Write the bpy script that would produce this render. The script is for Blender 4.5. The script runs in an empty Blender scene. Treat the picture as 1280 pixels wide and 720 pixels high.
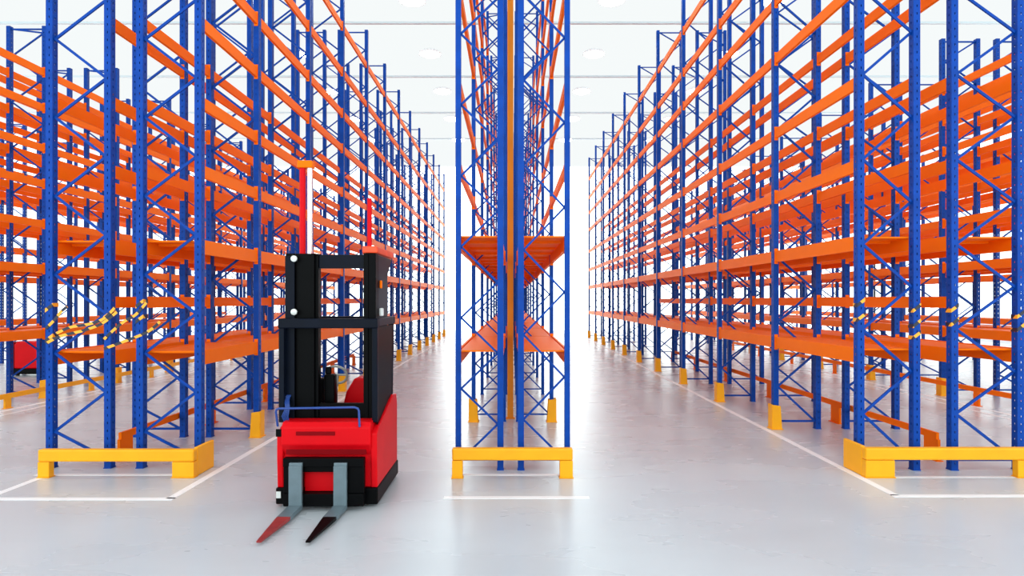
import bpy, math, random
from mathutils import Vector
random.seed(7)
S = bpy.context.scene
C = S.collection
PI = math.pi

# ------------------------------------------------------------------ helpers
class MB:
    def __init__(s):
        s.v = []; s.f = []
    def add(s, vs, fs):
        n = len(s.v); s.v += [tuple(v) for v in vs]; s.f += [tuple(i + n for i in f) for f in fs]
    def box(s, x0, x1, y0, y1, z0, z1):
        s.add([(x0,y0,z0),(x1,y0,z0),(x1,y1,z0),(x0,y1,z0),(x0,y0,z1),(x1,y0,z1),(x1,y1,z1),(x0,y1,z1)],
              [(0,3,2,1),(4,5,6,7),(0,1,5,4),(1,2,6,5),(2,3,7,6),(3,0,4,7)])
    def bar(s, a, b, w, t, up=(0,1,0)):
        a = Vector(a); b = Vector(b); d = (b - a).normalized(); u = Vector(up)
        n = d.cross(u).normalized() * (w/2); m = d.cross(n).normalized() * (t/2)
        s.add([a-n-m, a+n-m, a+n+m, a-n+m, b-n-m, b+n-m, b+n+m, b-n+m],
              [(0,3,2,1),(4,5,6,7),(0,1,5,4),(1,2,6,5),(2,3,7,6),(3,0,4,7)])
    def tube(s, pts, r, n=8, closed=False):
        pts = [Vector(p) for p in pts]; k = len(pts); vs = []; fs = []
        ref = None
        for i, p in enumerate(pts):
            if closed: d = pts[(i+1) % k] - pts[i-1]
            else: d = pts[min(i+1, k-1)] - pts[max(i-1, 0)]
            d.normalize()
            if ref is None: ref = d.orthogonal().normalized()
            ref = (ref - d * ref.dot(d)).normalized()
            q = d.cross(ref)
            for j in range(n):
                a = 2*PI*j/n
                vs.append(p + ref*(r*math.cos(a)) + q*(r*math.sin(a)))
        for i in range(k if closed else k-1):
            i2 = (i+1) % k
            for j in range(n):
                j2 = (j+1) % n
                fs.append((i*n+j, i*n+j2, i2*n+j2, i2*n+j))
        if not closed:
            fs.append(tuple(range(n-1, -1, -1))); fs.append(tuple((k-1)*n+j for j in range(n)))
        s.add(vs, fs)
    def prism(s, prof, axis, a, b):
        """closed profile extruded along an axis: 'x' profile is (y,z), 'y' profile is (x,z), 'z' profile is (x,y)"""
        def pt(p, t):
            return (t,p[0],p[1]) if axis == 'x' else (p[0],t,p[1]) if axis == 'y' else (p[0],p[1],t)
        n = len(prof)
        vs = [pt(p, a) for p in prof] + [pt(p, b) for p in prof]
        fs = [tuple(range(n-1,-1,-1)), tuple(range(n, 2*n))]
        fs += [(i, (i+1) % n, n+(i+1) % n, n+i) for i in range(n)]
        s.add(vs, fs)
    def lathe(s, prof, c, axis='z', n=24):
        vs = []; fs = []; k = len(prof)
        for r, h in prof:
            for j in range(n):
                a = 2*PI*j/n
                if axis == 'z': vs.append((c[0]+r*math.cos(a), c[1]+r*math.sin(a), c[2]+h))
                elif axis == 'y': vs.append((c[0]+r*math.cos(a), c[1]+h, c[2]+r*math.sin(a)))
                else: vs.append((c[0]+h, c[1]+r*math.cos(a), c[2]+r*math.sin(a)))
        for i in range(k-1):
            for j in range(n):
                j2 = (j+1) % n
                fs.append((i*n+j, i*n+j2, (i+1)*n+j2, (i+1)*n+j))
        fs.append(tuple(range(n-1,-1,-1))); fs.append(tuple((k-1)*n+j for j in range(n)))
        s.add(vs, fs)
    def mesh(s, name, mat, smooth=False, bevel=0):
        me = bpy.data.meshes.new(name)
        me.from_pydata(s.v, [], s.f); me.update()
        import bmesh
        bm = bmesh.new(); bm.from_mesh(me)
        bmesh.ops.recalc_face_normals(bm, faces=bm.faces)
        if bevel:
            es = [e for e in bm.edges if len(e.link_faces) == 2 and e.calc_face_angle(0) > 0.6]
            bmesh.ops.bevel(bm, geom=es, offset=bevel, segments=2, profile=0.5, affect='EDGES', clamp_overlap=True)
        if smooth:
            for f in bm.faces: f.smooth = True
        bm.to_mesh(me); bm.free()
        if smooth:
            try: me.set_sharp_from_angle(angle=math.radians(40))
            except Exception: pass
        me.materials.append(mat)
        return me
    def build(s, name, mat, parent=None, smooth=False, bevel=0, loc=(0,0,0)):
        return link(name, s.mesh(name, mat, smooth, bevel), parent, loc)

def link(name, data, parent=None, loc=(0,0,0)):
    o = bpy.data.objects.new(name, data); C.objects.link(o); o.location = loc
    if parent: o.parent = parent
    return o
def empty(name, loc=(0,0,0), parent=None):
    o = link(name, None, parent, loc); o.empty_display_size = .2; return o
def tag(o, label=None, cat=None, group=None, kind=None):
    if label: o['label'] = label
    if cat: o['category'] = cat
    if group: o['group'] = group
    if kind: o['kind'] = kind
    return o

# ------------------------------------------------------------------ materials
def principled(name, col, rough=.4, metal=0, coat=0, spec=.5):
    m = bpy.data.materials.new(name); m.use_nodes = True
    b = m.node_tree.nodes['Principled BSDF']
    b.inputs['Base Color'].default_value = (*col, 1); b.inputs['Roughness'].default_value = rough
    b.inputs['Metallic'].default_value = metal; b.inputs['Coat Weight'].default_value = coat
    b.inputs['Specular IOR Level'].default_value = spec
    return m
def varied(name, col, rough=.4, amount=.15, scale=6, metal=0, coat=0, spec=.5):
    """paint with a little uneven wear from a noise texture"""
    m = principled(name, col, rough, metal, coat, spec); nt = m.node_tree; N = nt.nodes; L = nt.links
    b = N['Principled BSDF']
    tc = N.new('ShaderNodeTexCoord'); nz = N.new('ShaderNodeTexNoise'); nz.inputs['Scale'].default_value = scale
    nz.inputs['Detail'].default_value = 4
    r = N.new('ShaderNodeValToRGB')
    r.color_ramp.elements[0].position = .3; r.color_ramp.elements[1].position = .75
    r.color_ramp.elements[0].color = (*[c*(1-amount) for c in col], 1)
    r.color_ramp.elements[1].color = (*[min(1, c*(1+amount)) for c in col], 1)
    L.new(tc.outputs['Object'], nz.inputs['Vector']); L.new(nz.outputs['Fac'], r.inputs['Fac']); L.new(r.outputs['Color'], b.inputs['Base Color'])
    return m
def emitter(name, col, st):
    m = bpy.data.materials.new(name); m.use_nodes = True; nt = m.node_tree; nt.nodes.clear()
    e = nt.nodes.new('ShaderNodeEmission'); o = nt.nodes.new('ShaderNodeOutputMaterial')
    e.inputs[0].default_value = (*col, 1); e.inputs[1].default_value = st; nt.links.new(e.outputs[0], o.inputs[0])
    return m

BLUE   = varied('blue_powder_coat', (.001, .052, .34), .45, .18, 5, spec=.14)
ORANGE = varied('orange_powder_coat', (1.0, .175, .001), .5, .04, 3, spec=.08)
YELLOW = varied('yellow_powder_coat', (1.0, .42, .003), .45, .06, 4, spec=.3)
RED    = varied('red_truck_paint', (.66, .002, .007), .4, .06, 3, spec=.1)
DRED   = varied('dark_red_paint_and_shade', (.22, .002, .005), .6, .1, 3, spec=.05)  # also gives the shade below the forklift's front lip
BLACK  = varied('black_mast_steel', (.0015, .0015, .002), .42, .2, 6, spec=.06)
NAVY   = varied('dark_navy_steel', (.002, .004, .011), .4, .2, 6, spec=.1)
RUBBER = principled('black_rubber', (.01,.01,.01), .7)
STEEL  = varied('bare_grey_steel', (.13, .18, .21), .45, .12, 9, metal=.2)
CHROME = principled('pale_hydraulic_steel', (.85,.75,.75), .18, .7)
WHITE  = principled('white_lamp_lens', (.7,.7,.68), .3)
HAND   = principled('blue_handrail_paint', (.008,.05,.26), .35)
LINEM  = varied('white_floor_paint', (.90,.90,.92), .45, .04, 2)
WALLM  = varied('white_wall_panel', (.88,.89,.91), .7, .02, .4)
ROOF_GLOW   = emitter('added_roof_glow', (.96,1.0,1.0), .55)  # glow added over the whole ceiling, no real skylight
RIBM   = varied('pale_grey_rib_paint', (.62,.72,.76), .7, .02, .4)
LAMPM  = emitter('lamp_diffuser_glow', (.93,1,.99), 14)
DAY    = emitter('daylit_glazing', (.90,1.0,1.0), 2.2)
SIDE_GLOW   = emitter('added_side_glow', (.88,1.0,1.0), 1.6)  # glow for invented side wall panes, added for extra white light
HOUSE  = principled('white_lamp_housing', (.85,.85,.87), .5)

def stripes(name):
    m = principled(name, (1,.5,.02), .45); nt = m.node_tree; N = nt.nodes; L = nt.links
    tc = N.new('ShaderNodeTexCoord'); w = N.new('ShaderNodeTexWave'); w.bands_direction = 'DIAGONAL'
    w.inputs['Scale'].default_value = 2.6; w.inputs['Distortion'].default_value = 0
    r = N.new('ShaderNodeValToRGB'); r.color_ramp.interpolation = 'CONSTANT'
    r.color_ramp.elements[0].color = (.012,.012,.03,1); r.color_ramp.elements[1].color = (1,.43,.02,1); r.color_ramp.elements[1].position = .5
    L.new(tc.outputs['Object'], w.inputs['Vector']); L.new(w.outputs['Fac'], r.inputs['Fac']); L.new(r.outputs['Color'], N['Principled BSDF'].inputs['Base Color'])
    return m
HAZARD = stripes('yellow_black_hazard_tape')

def floor_mat():
    m = principled('polished_grey_concrete', (.55,.56,.60), .3, spec=.5); nt = m.node_tree; N = nt.nodes; L = nt.links
    b = N['Principled BSDF']; tc = N.new('ShaderNodeTexCoord')
    mp = N.new('ShaderNodeMapping'); mp.inputs['Scale'].default_value = (.55,1.2,1)
    n1 = N.new('ShaderNodeTexNoise'); n1.inputs['Scale'].default_value = .9; n1.inputs['Detail'].default_value = 4; n1.inputs['Roughness'].default_value = .5
    r1 = N.new('ShaderNodeValToRGB'); r1.color_ramp.elements[0].position = .2; r1.color_ramp.elements[1].position = .85
    r1.color_ramp.elements[0].color = (.50,.535,.575,1); r1.color_ramp.elements[1].color = (.58,.62,.66,1)
    r2 = N.new('ShaderNodeMapRange'); r2.inputs['To Min'].default_value = .25; r2.inputs['To Max'].default_value = .30
    L.new(tc.outputs['Object'], mp.inputs['Vector']); L.new(mp.outputs['Vector'], n1.inputs['Vector'])
    L.new(n1.outputs['Fac'], r1.inputs['Fac']); L.new(r1.outputs['Color'], b.inputs['Base Color'])
    L.new(n1.outputs['Fac'], r2.inputs['Value']); L.new(r2.outputs['Result'], b.inputs['Roughness'])
    return m
FLOORM = floor_mat()

# ------------------------------------------------------------------ the hall
CEIL = 11.8; XW = 26; Y0 = -6; Y1 = 46
def struct(name, mb, mat, loc=(0,0,0)):
    o = mb.build(name, mat, None, loc=loc); o['kind'] = 'structure'; return o
m = MB(); m.box(-XW, XW, Y0, Y1+.3, -.2, 0); struct('floor', m, FLOORM)
m = MB(); m.box(-XW, XW, Y0, Y1+.3, CEIL+.06, CEIL+.2); struct('ceiling', m, WALLM)
for k, (x0, x1) in enumerate(((-XW, XW),)):                              # glowing sheet added under the ceiling to whiten it and light the aisles
    m = MB(); m.box(x0, x1, Y0, Y1+.3, CEIL, CEIL+.04); struct('glow_panel_%d' % (k+4), m, ROOF_GLOW)
for nm, sx, k in (('left', -1, 2), ('right', 1, 3)):                  # side walls: solid plinth and ends, added glowing bands to brighten racks and ceiling
    x0, x1 = sorted((sx*XW, sx*(XW+.3)))
    m = MB(); m.box(x0, x1, Y0, Y1+.3, 0, 1.0); m.box(x0, x1, Y0, Y1+.3, 11.2, CEIL)
    for y in [Y0 + i*6.5 for i in range(9)]: m.box(x0, x1, y, min(y+.3, Y1+.3), 1.0, 11.2)
    struct('wall_' + nm, m, WALLM)
    m = MB(); xm = sx*(XW+.15); m.box(xm-.02, xm+.02, Y0+.3, Y1, 1.0, 11.2); struct('glow_panel_%d' % k, m, SIDE_GLOW)
m = MB(); m.box(-XW-.3, -XW+.4, Y1, Y1+.3, 0, CEIL); m.box(XW-.4, XW+.3, Y1, Y1+.3, 0, CEIL); struct('wall_far', m, WALLM)
m = MB(); m.box(-XW+.4, XW-.4, Y1+.1, Y1+.14, 0, CEIL); struct('glow_panel_1', m, DAY)
for i, y in enumerate((11.5, 16.8, 22.1, 27.4, 32.7, 38.0)):        # shallow roof ribs across the hall
    m = MB(); m.box(-XW, XW, y-.05, y+.05, CEIL-.07, CEIL); struct('trim_%d' % (i+1), m, RIBM)

def line(x0, x1, y0, y1):
    m = MB(); m.box(x0, x1, y0, y1, 0, .003); struct('floor_marking', m, LINEM)
line(4.27, 4.36, 7.2, 40); line(4.27, 9.0, 7.14, 7.23)
line(-3.83, -3.74, 7.08, 40); line(-5.88, -3.74, 7.03, 7.12); line(-9, -5.88, 7.03, 7.12); line(-5.88, -5.79, 7.12, 7.9)
line(-.76, .86, 7.08, 7.17); line(4.40, 6.8, 7.92, 7.99); line(-6.0, -4.0, 8.02, 8.09); line(-.72, .72, 8.02, 8.09)
line(9.5, 9.59, 9, 40); line(-10.1, -10.01, 9, 40); line(-9.75, -9.68, 9, 40)
line(9.15, 9.22, 9, 40)

# ------------------------------------------------------------------ racking
cache = {}
def slotted(mb, fixed, axis, a0, a1, cols, zs, H):
    """a wall of the post pierced by keyhole slots; axis: which coordinate is fixed"""
    us = [a0]
    for c0, c1 in cols: us += [c0, c1]
    us.append(a1)
    zz = [0.0]
    for z0, z1 in zs: zz += [z0, z1]
    zz.append(H)
    vs = []; fs = []
    for z in zz:
        for u in us:
            vs.append((u, fixed, z) if axis == 'y' else (fixed, u, z))
    n = len(us)
    for i in range(len(zz)-1):
        for j in range(n-1):
            if i % 2 == 1 and j % 2 == 1: continue
            fs.append((i*n+j, i*n+j+1, (i+1)*n+j+1, (i+1)*n+j))
    mb.add(vs, fs)
def post_mesh(w, d, H):
    k = ('post', w, d, H)
    if k not in cache:
        mb = MB(); zs = []; z = .08
        while z < H - .1: zs.append((z, z+.03)); z += .1
        if w < .08: zs = []
        for y in (-d/2, d/2): slotted(mb, y, 'y', -w/2, w/2, [(-.004, .006)], zs, H)
        for x in (-w/2, w/2): slotted(mb, x, 'x', -d/2, d/2, [(-.006, .006)], zs, H)
        mb.add([(-w/2,-d/2,H),(w/2,-d/2,H),(w/2,d/2,H),(-w/2,d/2,H)], [(0,1,2,3)])
        mb.box(-w/2-.006, w/2+.006, -d/2-.006, d/2+.006, 0, .012)                     # base plate
        cache[k] = mb.mesh('post', BLUE)
    return cache[k]
def brace_mesh(W, H, z0, pitch, flip, bw):
    k = ('brace', W, H, z0, pitch, flip, bw)
    if k not in cache:
        mb = MB(); a = -W/2; s = -1 if flip else 1
        mb.bar((a, 0, .13), (-a, 0, .13), bw, .02); mb.bar((a, 0, H-.06), (-a, 0, H-.06), bw, .02)
        nodes = [(z0, a*s)]; z = z0; x = a*s
        while z - pitch/2 > .22: z -= pitch/2; x = -x; nodes.insert(0, (z, x))
        nodes.insert(0, (.13, -x)); z = z0; x = a*s
        while z + pitch/2 < H - .12: z += pitch/2; x = -x; nodes.append((z, x))
        nodes.append((H-.06, -x))
        for i in range(len(nodes)-1):
            y = .009 if i % 2 else -.009
            mb.bar((nodes[i][1], y, nodes[i][0]), (nodes[i+1][1], y, nodes[i+1][0]), bw, .02)
        cache[k] = mb.mesh('bracing', BLUE)
    return cache[k]
def add_beam(mb, x, y0, y1, z, h, out):
    """stepped box section; out = +1/-1 the side its face looks at"""
    t = .045
    p = [(x+out*t/2, z-h/2), (x+out*t/2, z+h/2), (x-out*t*.1, z+h/2), (x-out*t*.1, z+h/2-.03), (x-out*t/2, z+h/2-.03), (x-out*t/2, z-h/2)]
    mb.prism(p, 'y', y0, y1)
def beam_mesh(L, h, out, conn):
    k = ('beam', round(L, 3), h, out)
    if k not in cache:
        mb = MB(); add_beam(mb, 0, 0, L, 0, h, out)
        cache[k] = mb.mesh('load_beam', ORANGE)
    return cache[k]
def conn_mesh(h, out):
    k = ('conn', h, out)
    if k not in cache:
        mb = MB(); mb.box(out*.024, out*.032, -.052, .002, -h/2-.03, h/2+.04); mb.box(out*-.03, out*.032, -.004, .0, -h/2-.03, h/2+.04)
        cache[k] = mb.mesh('end_connector', ORANGE)
    return cache[k]
def deck_mesh(W, L):
    k = ('deck', round(W,3), round(L,3))
    if k not in cache:
        mb = MB(); mb.box(-W/2, W/2, 0, L, 0, .02)
        n = 3
        for i in range(n):
            y = (i+.5)*L/n; mb.box(-W/2+.02, W/2-.02, y-.03, y+.03, -.035, 0)
        cache[k] = mb.mesh('shelf_deck', ORANGE)
    return cache[k]

def rack(label, xa, xb, depths, levels, top, group, pw=.088, pd=.10, zn=.48, pitch=1.03, flip=False, eye=None, eyez=2.17, decks=(0,1), detail=3, first_y=0, beams_cap=99, open_only=False, pwb=None, zmax_open=99, zmax_back=99):
    """one single-deep run of racking. xa: x of the posts on its open face, xb: x of the posts on its back face"""
    xc = (xa+xb)/2; W = abs(xb-xa)
    r = tag(empty('pallet_rack', (xc, depths[0], 0)), label, 'pallet rack', group)
    base = depths[0]
    for i, y in enumerate(depths):
        f = empty('upright_frame', (0, y-base, 0), r)
        for x, q in ((xa, pw), (xb, pwb or pw)): link('post', post_mesh(q, pd, top), f, (x-xc, 0, 0))
        link('bracing', brace_mesh(round(W-pw, 3), top, zn, pitch, flip, .034 if pw > .08 else .026), f)
    items = []
    for i in range(len(depths)-1):
        y0 = depths[i]+pd/2+.004; y1 = depths[i+1]-pd/2-.004
        for li, z in enumerate(levels):
            h = .19 if li in decks else .16
            for x, o in ((xa, -1 if xa < xb else 1), (xb, 1 if xa < xb else -1)):
                if z > (zmax_back if x == xb else zmax_open): continue
                if open_only and x == xb and li not in decks: continue
                items.append((i, y0, y1, x, z, h, o))
        if eye and i < eye:
            items.append((i, y0, y1, xb, eyez, .15, 1 if xa < xb else -1))
        for li in decks:
            z = levels[li]
            link('shelf_deck', deck_mesh(W-.05, y1-y0), r, (0, y0-base, z+.19/2-.03))
    rest = MB()
    for n, (i, y0, y1, x, z, h, o) in enumerate(items):
        if n < beams_cap:
            b = link('load_beam', beam_mesh(y1-y0, h, o, 0), r, (x-xc, y0-base, z))
            if i < detail:
                link('end_connector', conn_mesh(h, o), b, (0, 0.0, 0))
                if i == 0 or i < detail:
                    c = link('end_connector', conn_mesh(h, o), b, (0, y1-y0, 0)); c.scale = (1,-1,1)
        else:
            add_beam(rest, x-xc, y0-base, y1-base, z, h, o)
    if rest.v:
        o = rest.build('load_beam', ORANGE, r); tag(o, 'far orange load beams deep down the row', None, None, 'stuff')
    return r

RL = [1.48, 2.94, 3.95, 5.03, 6.3, 7.28, 8.16, 9.25]
LL = [1.44, 2.90, 3.9, 4.8, 5.85, 6.7, 7.7, 8.8]
CL = [1.46, 2.95, 3.95, 5.03, 6.3, 7.28, 8.16, 9.25]
rd = [8.3] + [10.95+2.93*k for k in range(10)]
ld = [8.4, 10.3] + [12.9+2.57*k for k in range(11)]
cd = [8.3, 11.6] + [14.9+3.3*k for k in range(8)]
rcd = [11.8+2.93*k for k in range(10)]
lcd = [11.8+2.6*k for k in range(11)]
red_ = [20.6+2.93*k for k in range(7)]
led_ = [19.6+2.6*k for k in range(8)]
G = 'blue and orange pallet racking'
ROL = [1.48, 2.94, 3.95, 4.8, 5.6, 6.3, 7.0]
LOL = [1.44, 2.90, 3.9, 4.8, 5.6, 6.5, 7.3]
RA = rack('pallet rack row lining the right side of the empty aisle, orange beams on blue posts', 4.5, 5.22, rd, RL, 10.5, G, zn=.72, pitch=1.1, eye=5, zmax_back=6.4)
RB = rack('pallet rack row backing onto the row along the right side of the aisle', 6.56, 5.71, rd, RL, 10.5, G, zn=.72, pitch=1.1, eye=5, zmax_back=6.4, zmax_open=5.4)
LA = rack('blue and orange pallet rack row running right behind the red forklift', -4.1, -4.86, ld, LL, 9.8, G, eye=6, zmax_back=6.0)
LB = rack('pallet rack row backing onto the row right behind the red forklift', -6.04, -5.28, ld, LL, 9.8, G, eye=6, zmax_back=6.0, zmax_open=5.3)
CLf = rack('narrow left half of the free standing rack in the middle of the hall', -.695, -.15, cd, CL, 10.4, G, pw=.07, pd=.08, zn=1.05, pitch=.92, open_only=True, pwb=.079)
CRt = rack('narrow right half of the free standing rack in the middle of the hall', .715, .115, cd, CL, 10.4, G, pw=.07, pd=.08, flip=True, zn=1.2, pitch=1.1, open_only=True, pwb=.079)
rack('rack row across the far right aisle, seen through the front right racks', 9.9, 10.7, rcd, ROL, 8.2, G, decks=(0,1))
rack('rack row behind the yellow footed one across the far right aisle', 11.95, 11.15, rcd, ROL, 8.2, G)
rack('far left rack row with the low yellow floor rail along its foot', -10.5, -11.3, lcd, LOL, 8.35, G)
rack('rack row just in front of the small red truck at the far left', -12.55, -11.75, lcd, LOL, 8.35, G)
rack('outermost rack row visible on the right, deep beyond two further aisles', 16.2, 17.0, red_, ROL, 8.2, G, detail=0)
rack('outermost rack row visible on the left, beyond the small red truck', -16.9, -17.7, led_, LOL, 8.35, G, detail=0)

# an orange upright stands between the two halves of the middle rack
m = MB(); m.box(-.055, .055, -.04, .04, 0, 10.3); m.box(-.085, .085, -.07, .07, 0, .015); m.box(-.03, .03, -.048, -.04, .05, 10.2)
tag(m.build('tie_column', varied('light_orange_column_paint', (1.0,.33,.03), .5, .05, 3, spec=.1), None, loc=(-.03, 11.9, 0)), 'tall slim orange column between the two halves of the middle rack', 'column')

# ------------------------------------------------------------------ guards
def end_guard(label, x0, x1, y, aisle, ret=.5, h=.35, lw=(.15,.15), leg_open=False):
    """yellow bumper across a rack end; aisle = side(s) that return along the row"""
    g = tag(empty('rack_end_guard', ((x0+x1)/2, y, 0)), label, 'rack guard', 'yellow guards across the rack ends')
    cx = (x0+x1)/2
    m = MB(); m.box(x0-cx, x1-cx, -.05, .05, h-.15, h); m.build('bumper_rail', YELLOW, g, bevel=.02)
    for s, x, w in ((-1, x0, lw[0]), (1, x1, lw[1])):
        a, b = (x, x+w) if s < 0 else (x-w, x)
        m = MB(); m.box(a-cx, b-cx, -.048, .048, .012, h-.152); m.box(a-cx-.01, b-cx+.01, -.06, .06, 0, .012)
        m.build('leg', YELLOW, g, bevel=.006)
        if s in aisle:
            m = MB()
            if s < 0: m.box(x-cx, x-cx+.05, .05, ret, 0, h+.01)
            else: m.box(x-cx-.05, x-cx, .05, ret, 0, h+.01)
            m.build('side_plate', YELLOW, g, bevel=.015)
    return g
end_guard('low yellow guard across the front end of the left racks', -5.86, -3.93, 7.95, (1,), lw=(.14,.27))
end_guard('low yellow guard across the front end of the right racks', 4.37, 6.47, 7.95, (-1,), lw=(.36,.22), h=.37)
end_guard('low yellow guard across the front end of the middle rack', -.74, .75, 7.93, (), lw=(.13,.16), h=.37)

ORD = ['nearest','second','third','fourth','fifth','sixth','seventh','eighth','ninth','tenth','eleventh','twelfth','thirteenth']
def guard_mesh(face):
    k = ('guard', face)
    if k not in cache:
        m = MB()
        # U-shaped plate round the post: tall face on the aisle side, sloping cheeks, flat foot
        pr = [(-.075, 0), (.085, 0), (.06, .40), (-.075, .42)]
        def px(p, s): return (p[0]*s, p[1])
        for y in (-.085, .085):
            m.prism([px(p, -face) for p in pr], 'y', y-.008, y+.008)
        m.box(min(face*.065, face*.085), max(face*.065, face*.085), -.085, .085, 0, .42)
        m.box(-.10, .10, -.11, .11, 0, .012)
        cache[k] = m.mesh('column_guard', YELLOW, bevel=.003)
    return cache[k]
def guards(x, face, depths, where, start, group):
    for i, y in enumerate(depths):
        if i < start: continue
        o = link('column_guard', guard_mesh(face), None, (x, y, 0))
        tag(o, 'yellow column guard, %s from the front, %s' % (ORD[i-start] if i > start else 'first', where), 'column guard', group)
guards(4.5, -1, rd, 'along the right of the aisle', 1, 'yellow column guards along the right of the aisle')
guards(-4.1, 1, ld, 'on the row behind the forklift', 1, 'yellow column guards along the left of the aisle')
guards(9.9, -1, rcd[:6], 'on the row seen through the right racks', 0, 'yellow column guards across the far right aisle')
guards(-10.5, 1, lcd[:7], 'on the row seen through the left racks', 0, 'yellow column guards across the far left aisle')
for x, face, sd in ((-.695, -1, 'left'), (.715, 1, 'right')):
    tag(link('column_guard', guard_mesh(face), None, (x, cd[1], 0)), 'yellow column guard on the second %s post of the middle rack' % sd, 'column guard', 'yellow column guards of the middle rack')

def floor_rail(label, x, depths, y_start, mat, z=.34, h=.09, name='floor_guard_rail', wide=.16, back=.05):
    g = tag(empty(name, (x, y_start, 0)), label, 'guard rail')
    m = MB(); m.box(-.02, .02, 0, depths[-1]-y_start, z-h/2, z+h/2); m.build('rail', mat, g)
    for y in [y_start+.12]+list(depths):
        m = MB(); m.box(-.018, .018, y-y_start-wide/2, y-y_start+wide/2, 0, z-h/2)
        m.box(-.05, .05, y-y_start-wide/2-.02, y-y_start+wide/2+.02, 0, .01)
        m.build('foot_bracket', mat, g)
    return g
floor_rail('low orange floor rail on brackets between the two front right rack rows', 5.82, [11.5+2.93*k for k in range(5)], 8.75, ORANGE, wide=.3)
floor_rail('low orange floor rail on brackets between the two front left rack rows', -5.36, [11.4+2.57*k for k in range(5)], 8.75, ORANGE, wide=.3)
floor_rail('low yellow floor rail running along the far left aisle', -10.25, [13.0+2.6*k for k in range(7)], 11.5, YELLOW, z=.25, h=.10)
floor_rail('low orange floor rail along the far right aisle', 9.66, [13.3+2.93*k for k in range(6)], 11.5, ORANGE, z=.34, h=.10)

# ------------------------------------------------------------------ hazard tape
def px(x, y, d): return ((x-640)*d/800, d, 2.2-(y-375)*d/800)
def ribbon(pts, w=.03, t=.004):
    P = [Vector(p) for p in pts]; out = []
    for i in range(len(P)-1):                                     # Catmull-Rom
        a = P[max(i-1,0)]; b = P[i]; c = P[i+1]; d = P[min(i+2,len(P)-1)]
        for k in range(6):
            u = k/6
            out.append(.5*((2*b)+(c-a)*u+(2*a-5*b+4*c-d)*u*u+(3*b-a-3*c+d)*u**3))
    out.append(P[-1]); vs = []; fs = []; n = len(out)
    for i, p in enumerate(out):
        d = (out[min(i+1,n-1)]-out[max(i-1,0)]).normalized(); q = d.cross(Vector((0,1,0))).normalized()*(w/2)
        for s, yy in ((-1,-t/2),(1,-t/2),(1,t/2),(-1,t/2)): vs.append(p+q*s+Vector((0,yy,0)))
    for i in range(n-1):
        for j in range(4):
            fs.append((i*4+j, i*4+(j+1)%4, i*4+4+(j+1)%4, i*4+4+j))
    fs.append((3,2,1,0)); fs.append(tuple((n-1)*4+j for j in range(4)))
    mb = MB(); mb.add(vs, fs); return mb
strands = [
    ([(58,429),(76,420),(105,413),(128,404),(146,390)], 'lowest yellow and black tape strand between the two outer left front posts'),
    ([(70,417),(88,409),(112,405),(130,398),(144,384)], 'middle yellow and black tape strand between the two outer left front posts'),
    ([(57,411),(68,400),(76,390),(84,383)], 'short topmost tape end on the outermost left front post'),
    ([(130,424),(146,409),(158,400),(170,393),(184,377)], 'upper yellow and black tape strand between the two middle left front posts'),
    ([(130,436),(152,428),(178,418),(190,411),(200,402)], 'lower yellow and black tape strand between the two middle left front posts'),
]
for pts, lab in strands:
    o = ribbon([px(x, y, 8.346 if pts[0] == (130,436) else 8.341) for x, y in pts], .036).build('barrier_tape', HAZARD)
    tag(o, lab, 'barrier tape', 'hazard tape strands on the left front frames')
def tape_wrap(frame_parent, x, z, tilt, w=.05):
    a = .047; b = .053; mb = MB()
    zf = lambda xx, yy: z + tilt*xx/.09 + (.06 if yy > 0 else 0)*0
    c = [(-a,-b),(a,-b),(a,b),(-a,b)]; vs = []; fs = []
    for cx, cy in c:
        k = zf(cx, cy)
        vs += [(x+cx, cy, k-w/2), (x+cx, cy, k+w/2), (x+cx*1.06, cy*1.06, k+w/2), (x+cx*1.06, cy*1.06, k-w/2)]
    for i in range(4):
        j = (i+1) % 4
        for q in range(4): fs.append((i*4+q, i*4+(q+1)%4, j*4+(q+1)%4, j*4+q))
    mb.add(vs, fs); return mb.build('hazard_tape', HAZARD, frame_parent)
def first_frame(r): return [c for c in r.children if c.name.startswith('upright_frame')][0]
for r, x, zs in ((RA, -.36, (2.17, 1.98)), (RA, .36, (2.1, 1.9, 1.75)), (RB, -.425, (2.1, 1.92)), (RB, .425, (2.02, 1.85)),
                 (LA, -.38, (2.15, 1.95)), (LB, -.38, (2.1, 1.7)), (LB, .38, (2.0,))):
    f = first_frame(r)
    for z in zs: tape_wrap(f, x, z, .07)

# ------------------------------------------------------------------ forklift
FX, FY = -1.97, 7.3
F = tag(empty('forklift', (FX, FY, 0)), 'red and black forklift with grey forks standing in the left aisle', 'forklift')
def fb(*b):                                                            # box in world metres, stored about the truck's base
    m = MB()
    for x0,x1,y0,y1,z0,z1 in b: m.box(x0-FX, x1-FX, y0-FY, y1-FY, z0, z1)
    return m
def fl(pts): return [(x-FX, y-FY, z) for x,y,z in pts]
xl, xr = -2.50, -1.435
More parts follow.
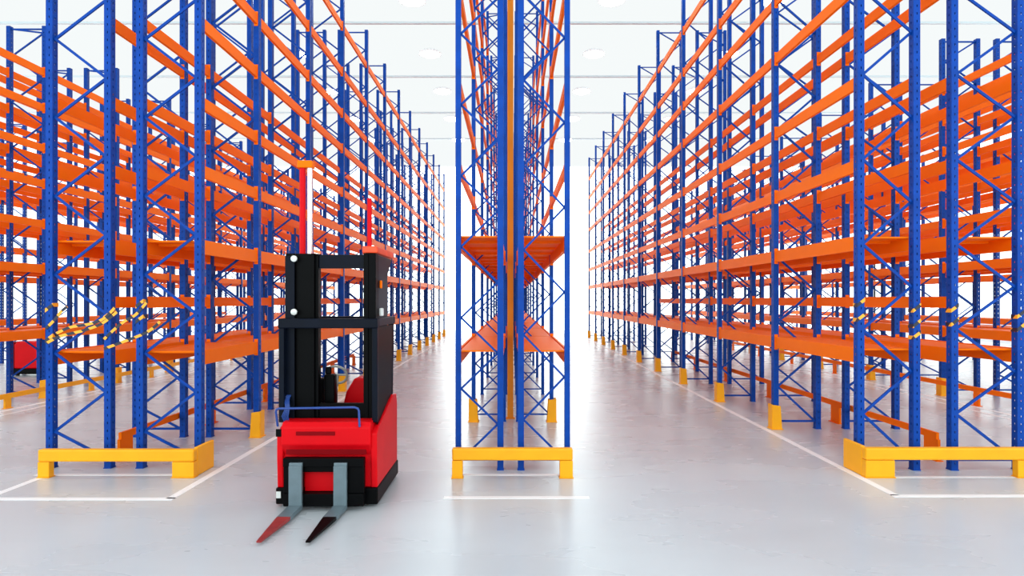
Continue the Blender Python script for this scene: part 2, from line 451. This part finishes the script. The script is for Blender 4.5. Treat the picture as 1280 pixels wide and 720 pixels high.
# red chassis: side profile extruded across the truck
m = MB()
prof = [(6.84,.2),(6.84,.55),(6.79,.63),(6.76,.67),(6.76,.85),(6.80,.905),(7.0,.91),(7.0,.80),(7.95,.80),(7.95,.2)]
m.prism([(y-FY, z) for y, z in prof], 'x', xl+.06-FX, xr-.06-FX)
ch = m.build('chassis', RED, F, bevel=.012)
for x0, x1 in ((xr-.065, xr), (xl, xl+.065)):                            # flanks rising towards the back
    m = MB(); pr = [(6.82,.2),(6.80,.5),(6.80,.78),(6.9,.83),(7.55,1.0),(7.72,1.06),(7.95,1.04),(8.0,.9),(8.0,.2)]
    m.prism([(y-FY, z) for y, z in pr], 'x', x0-FX, x1-FX); m.build('side_panel', RED, F, bevel=.012)
m = fb((xl-.01, xr+.01, 6.79, 8.02, .03, .205)); m.build('lower_skirt', BLACK, F, bevel=.015)
m = fb((-2.28, -1.87, 6.752, 6.764, .77, .81)); m.build('vent_slot', DRED, ch)
m = fb((-2.40, -1.55, 6.80, 6.835, .56, .655)); m.build('lip_shade_strip', DRED, ch)  # shade below the front lip, put in as a darker red strip
m = fb((xl-.004, xl+.055, 6.785, 6.797, .75, .83)); m.build('side_lamp', BLACK, F)
m = fb((xl+.0, xl+.05, 6.78, 6.789, .10, .17)); m.build('label_plate', WHITE, F)
for sx in (xl+.08, xr-.08):
    for sy in (7.05, 7.75):
        m = MB(); m.lathe([(.11,-.06),(.12,-.05),(.12,.05),(.11,.06)], (sx-FX, sy-FY, .12), 'x', 20); m.build('wheel', RUBBER, F, smooth=True)
# fork carriage and forks
m = fb((-2.385, -1.545, 6.66, 6.75, .46, .55), (-2.385, -1.545, 6.66, 6.75, .05, .18), (-2.385, -2.19, 6.68, 6.75, .18, .46), (-1.86, -1.545, 6.68, 6.75, .18, .46), (-2.19,-1.86,6.69,6.75,.40,.46))
ca = m.build('fork_carriage', BLACK, F, bevel=.006)
m = fb((-2.19, -1.86, 6.775, 6.80, .18, .40)); m.build('guard_plate', RED, F)
TIP_RED = varied('worn_red_fork_paint', (.28,.02,.02), .5, .3, 9)
for x, xt, tipmat, lab in ((-2.244, -2.265, TIP_RED, 'fork with worn red tip'), (-1.78, -1.825, BLACK, 'fork with black tip')):
    f = empty('fork', (x-FX, 6.65-FY, 0), F); f['label'] = lab
    m = MB(); m.box(-.068, .068, -.035, .01, .03, .48); m.box(-.068,.068,-.02,.05,.47,.51); m.build('shank', STEEL, f, bevel=.006)
    dx = xt-x
    def blade(u0, u1):
        vs = []
        for u in (u0, u1):
            w = .066 if u < .35 else .066-(u-.35)/.65*.046
            t = .045-.03*u; yy = -.03-u*.9; cx = dx*u
            vs += [(cx-w, yy, .03), (cx+w, yy, .03), (cx+w, yy, .03+t), (cx-w, yy, .03+t)]
        mb = MB(); mb.add(vs, [(0,1,2,3),(7,6,5,4),(0,4,5,1),(1,5,6,2),(2,6,7,3),(3,7,4,0)]); return mb
    blade(0, .35).build('heel', STEEL, f); 
    b = blade(.35, .7); b2 = blade(.7, 1.0); b.add(b2.v, b2.f); b.build('tip', tipmat, f)
# mast: two stepped channels, cross members
def channel(x0, x1, y0, y1, z0, z1):
    return fb((x0, x0+.1, y0, y1, z0, z1), (x0+.1, x1-.05, y0+.03, y1, z0, z1), (x1-.05, x1-.035, y0+.0, y1, z0, z1), (x1-.035, x1, y0+.04, y1, z0, z1))
L_ = empty('mast', (0,0,0), F)
channel(-2.476, -2.13, 7.0, 7.14, .8, 2.71).build('mast_channel', BLACK, L_, bevel=.004)
fb((-2.478,-2.375,6.985,7.0,.8,2.68)).build('mast_channel', NAVY, L_, bevel=.004)
fb((-1.625,-1.49,7.0,7.14,.8,2.71),(-1.60,-1.57,6.985,7.0,.8,2.7)).build('mast_channel', BLACK, L_, bevel=.004)
fb((-2.13,-1.625,7.06,7.14,2.55,2.70)).build('cross_member', NAVY, L_, bevel=.006)
fb((-2.13,-1.625,7.06,7.12,.85,1.06)).build('cross_member', BLACK, L_, bevel=.006)
# rear mast plate with flared top and its orange cap
m = MB(); pr = [(7.14,.95),(7.66,.95),(7.66,2.50),(7.95,2.70),(7.14,2.70)]
m.prism([(y-FY,z) for y,z in pr], 'x', -1.53-FX, -1.49-FX); m.build('side_plate', NAVY, L_, bevel=.006)
fb((-1.64,-1.475,7.0,7.97,2.715,2.79)).build('top_cap', varied('orange_red_cap', (.85,.06,.004), .45), L_, bevel=.012)
def vt(x, y, r, z0, z1): 
    m = MB(); m.tube(fl([(x,y,z0),(x,y,z1)]), r, 14); return m
vt(-2.352, 7.19, .034, .85, 3.70).build('lift_cylinder', RED, L_, smooth=True)
vt(-2.272, 7.19, .030, .85, 3.70).build('lift_cylinder', CHROME, L_, smooth=True)
fb((-2.40,-2.23,7.14,7.25,3.68,3.76)).build('cylinder_head', ORANGE, L_, bevel=.01)
vt(-1.60, 7.19, .026, .85, 3.34).build('lift_cylinder', RED, L_, smooth=True)
# overhead guard
O_ = empty('overhead_guard', (0,0,0), F)
zt = 1.95
fb((-2.52,-1.445,6.88,6.95,zt-.055,zt+.05)).build('front_bar', NAVY, O_, bevel=.012)
fb((-2.52,-2.45,6.95,7.85,zt-.04,zt+.05)).build('side_bar', NAVY, O_, bevel=.012)
fb((-1.515,-1.445,6.95,7.85,zt-.04,zt+.05)).build('side_bar', NAVY, O_, bevel=.012)
fb((-2.52,-1.445,7.85,7.92,zt-.04,zt+.05)).build('rear_bar', NAVY, O_, bevel=.012)
for x in (-2.45,-1.515):
    m = MB(); m.bar((x-.035*(1 if x<-2 else -1)-FX, 6.92-FY, .88), (x-.035*(1 if x<-2 else -1)-FX, 6.92-FY, zt-.05), .06, .06); m.build('pillar', NAVY, O_, bevel=.01)
    m = MB(); m.bar((x-.03*(1 if x<-2 else -1)-FX, 7.80-FY, 1.0), (x-.03*(1 if x<-2 else -1)-FX, 7.86-FY, zt-.03), .06, .06); m.build('pillar', NAVY, O_, bevel=.01)
m = MB(); pr = [(6.96,.84),(7.55,1.02),(7.80,1.06),(7.83,1.9),(6.96,1.9)]
m.prism([(y-FY,z) for y,z in pr], 'x', -1.475-FX, -1.46-FX); m.build('cab_side_screen', BLACK, F)
# operator's place
m = MB(); m.tube(fl([(-2.04+.12*math.cos(a), 7.45-.06*math.sin(a), 1.33+.105*math.sin(a)) for a in [2*PI*i/24 for i in range(24)]]), .015, 8, True)
m.tube(fl([(-2.15,7.45,1.33),(-1.93,7.45,1.33)]), .012); m.tube(fl([(-2.04,7.45,1.33),(-2.04,7.30,.95)]), .022)
m.build('steering_wheel', varied('grey_wheel', (.35,.35,.33), .5), F, smooth=True)
fb((-2.12,-2.0,7.2,7.32,.85,1.36),(-2.10,-2.03,7.18,7.22,1.36,1.45)).build('control_column', BLACK, F, bevel=.02)
m = MB(); m.prism([(x-FX, z) for x, z in ((-2.05,.80),(-1.62,.80),(-1.66,1.08),(-1.76,1.27),(-1.88,1.27),(-1.98,1.10))], 'y', 7.62-FY, 7.9-FY); m.build('seat', RED, F, bevel=.03)
fb((-2.3,-2.08,7.5,7.66,.80,1.28)).build('console', BLACK, F, bevel=.03)
# blue handrail over the front, hoses, work lights
m = MB(); m.tube(fl([(-2.49,6.80,.86),(-2.49,6.75,1.02),(-2.485,6.75,1.045),(-2.46,6.75,1.055),(-1.66,6.75,1.068),(-1.625,6.75,1.055),(-1.615,6.75,1.03),(-1.61,6.76,.86)]), .012, 10); m.build('handrail', HAND, F, smooth=True)
m = MB()
for i in range(4):
    m.tube(fl([(-2.44+.012*i,6.9,.86),(-2.47+.02*i,6.88,.95),(-2.43+.012*i,6.88,1.04),(-2.46+.014*i,6.93,1.12),(-2.45+.01*i,7.02,1.18)]), .008, 8)
m.build('hose_bundle', HAND, F, smooth=True)
for x, y, z in ((-2.372, 6.965, 2.65), (-2.372, 6.965, 2.07)):
    m = MB(); m.lathe([(.026,.02),(.034,.01),(.034,-.01),(.016,-.022)], (x-FX, y-FY, z), 'y', 20)
    wl = m.build('work_light', WHITE, F, smooth=True)
m = fb((-1.48,-1.44,7.13,7.2,2.02,2.11)); m.build('work_light', WHITE, F, bevel=.012)
m = fb((-1.486,-1.462,7.17,7.23,2.33,2.42)); m.build('warning_lamp', ORANGE, F, bevel=.01)

# ------------------------------------------------------------------ small red truck at the far left
T = tag(empty('pallet_truck', (-13.95, 18.5, 0)), 'small dark based red truck glimpsed through the racks at the far left edge', 'truck')
m = MB(); m.prism([(-.4,.22),(.40,.22),(.40,.92),(.33,1.0),(-.33,1.0),(-.4,.92)], 'y', -.05, .5); m.build('body', RED, T, bevel=.03)
m = MB(); m.box(-.62,-.41,-.02,.5,.22,.98); m.build('side_cover', DRED, T, bevel=.02)
m = MB(); m.box(-.62,.44,-.08,.55,.06,.215); m.build('base', BLACK, T, bevel=.02)
for x in (-.5,.32):
    m = MB(); m.lathe([(.07,-.05),(.08,-.04),(.08,.04),(.07,.05)], (x, .2, .08), 'x', 16); m.build('wheel', RUBBER, T, smooth=True)
m = MB(); m.tube([(-.5,.45,.9),(-.5,.5,1.25),(-.2,.5,1.32),(.1,.5,1.25),(.1,.45,1.0)], .02); m.build('handle', BLACK, T, smooth=True)

# ------------------------------------------------------------------ ceiling lamps
for x, where in ((-3.15,'the aisle with the forklift'), (3.15,'the empty right aisle'), (-8.3,'the far left aisle'), (8.3,'the far right aisle')):
    for i, y in enumerate((7, 11.4, 15.8, 20.2, 24.6, 29.0, 33.4, 37.8)):
        o = tag(empty('ceiling_lamp', (x, y, CEIL-.16)), 'round white ceiling lamp over %s, %s from the front' % (where, ORD[i] if i else 'first'), 'ceiling lamp', 'round lamps on the ceiling')
        if ('lh',) not in cache:
            m = MB(); m.lathe([(.42,0),(.42,.05),(.34,.12),(.12,.16),(.0001,.16)], (0,0,0)); cache[('lh',)] = m.mesh('housing', HOUSE, True)
            m = MB(); m.lathe([(.0001,-.05),(.30,-.045),(.39,-.001)], (0,0,0)); cache[('ld',)] = m.mesh('diffuser', LAMPM, True)
        link('housing', cache[('lh',)], o); link('diffuser', cache[('ld',)], o)

# ------------------------------------------------------------------ light from outside, camera, colour
w = bpy.data.worlds.new('sky_outside'); S.world = w; w.use_nodes = True
bg = w.node_tree.nodes['Background']; bg.inputs[0].default_value = (.88,1.0,1,1); bg.inputs[1].default_value = 1.5
cam = bpy.data.cameras.new('camera'); co = bpy.data.objects.new('camera', cam); C.objects.link(co); S.camera = co
co.location = (0, 0, 2.2); co.rotation_euler = (PI/2, 0, 0)
cam.sensor_width = 36; cam.lens = 800/1280*36; cam.shift_y = 15/1280; cam.clip_start = .05; cam.clip_end = 300
S.view_settings.view_transform = 'Standard'; S.view_settings.look = 'None'; S.view_settings.gamma = 1
S.view_settings.use_curve_mapping = False; S.view_settings.exposure = 0.8
S.cycles.use_denoising = True
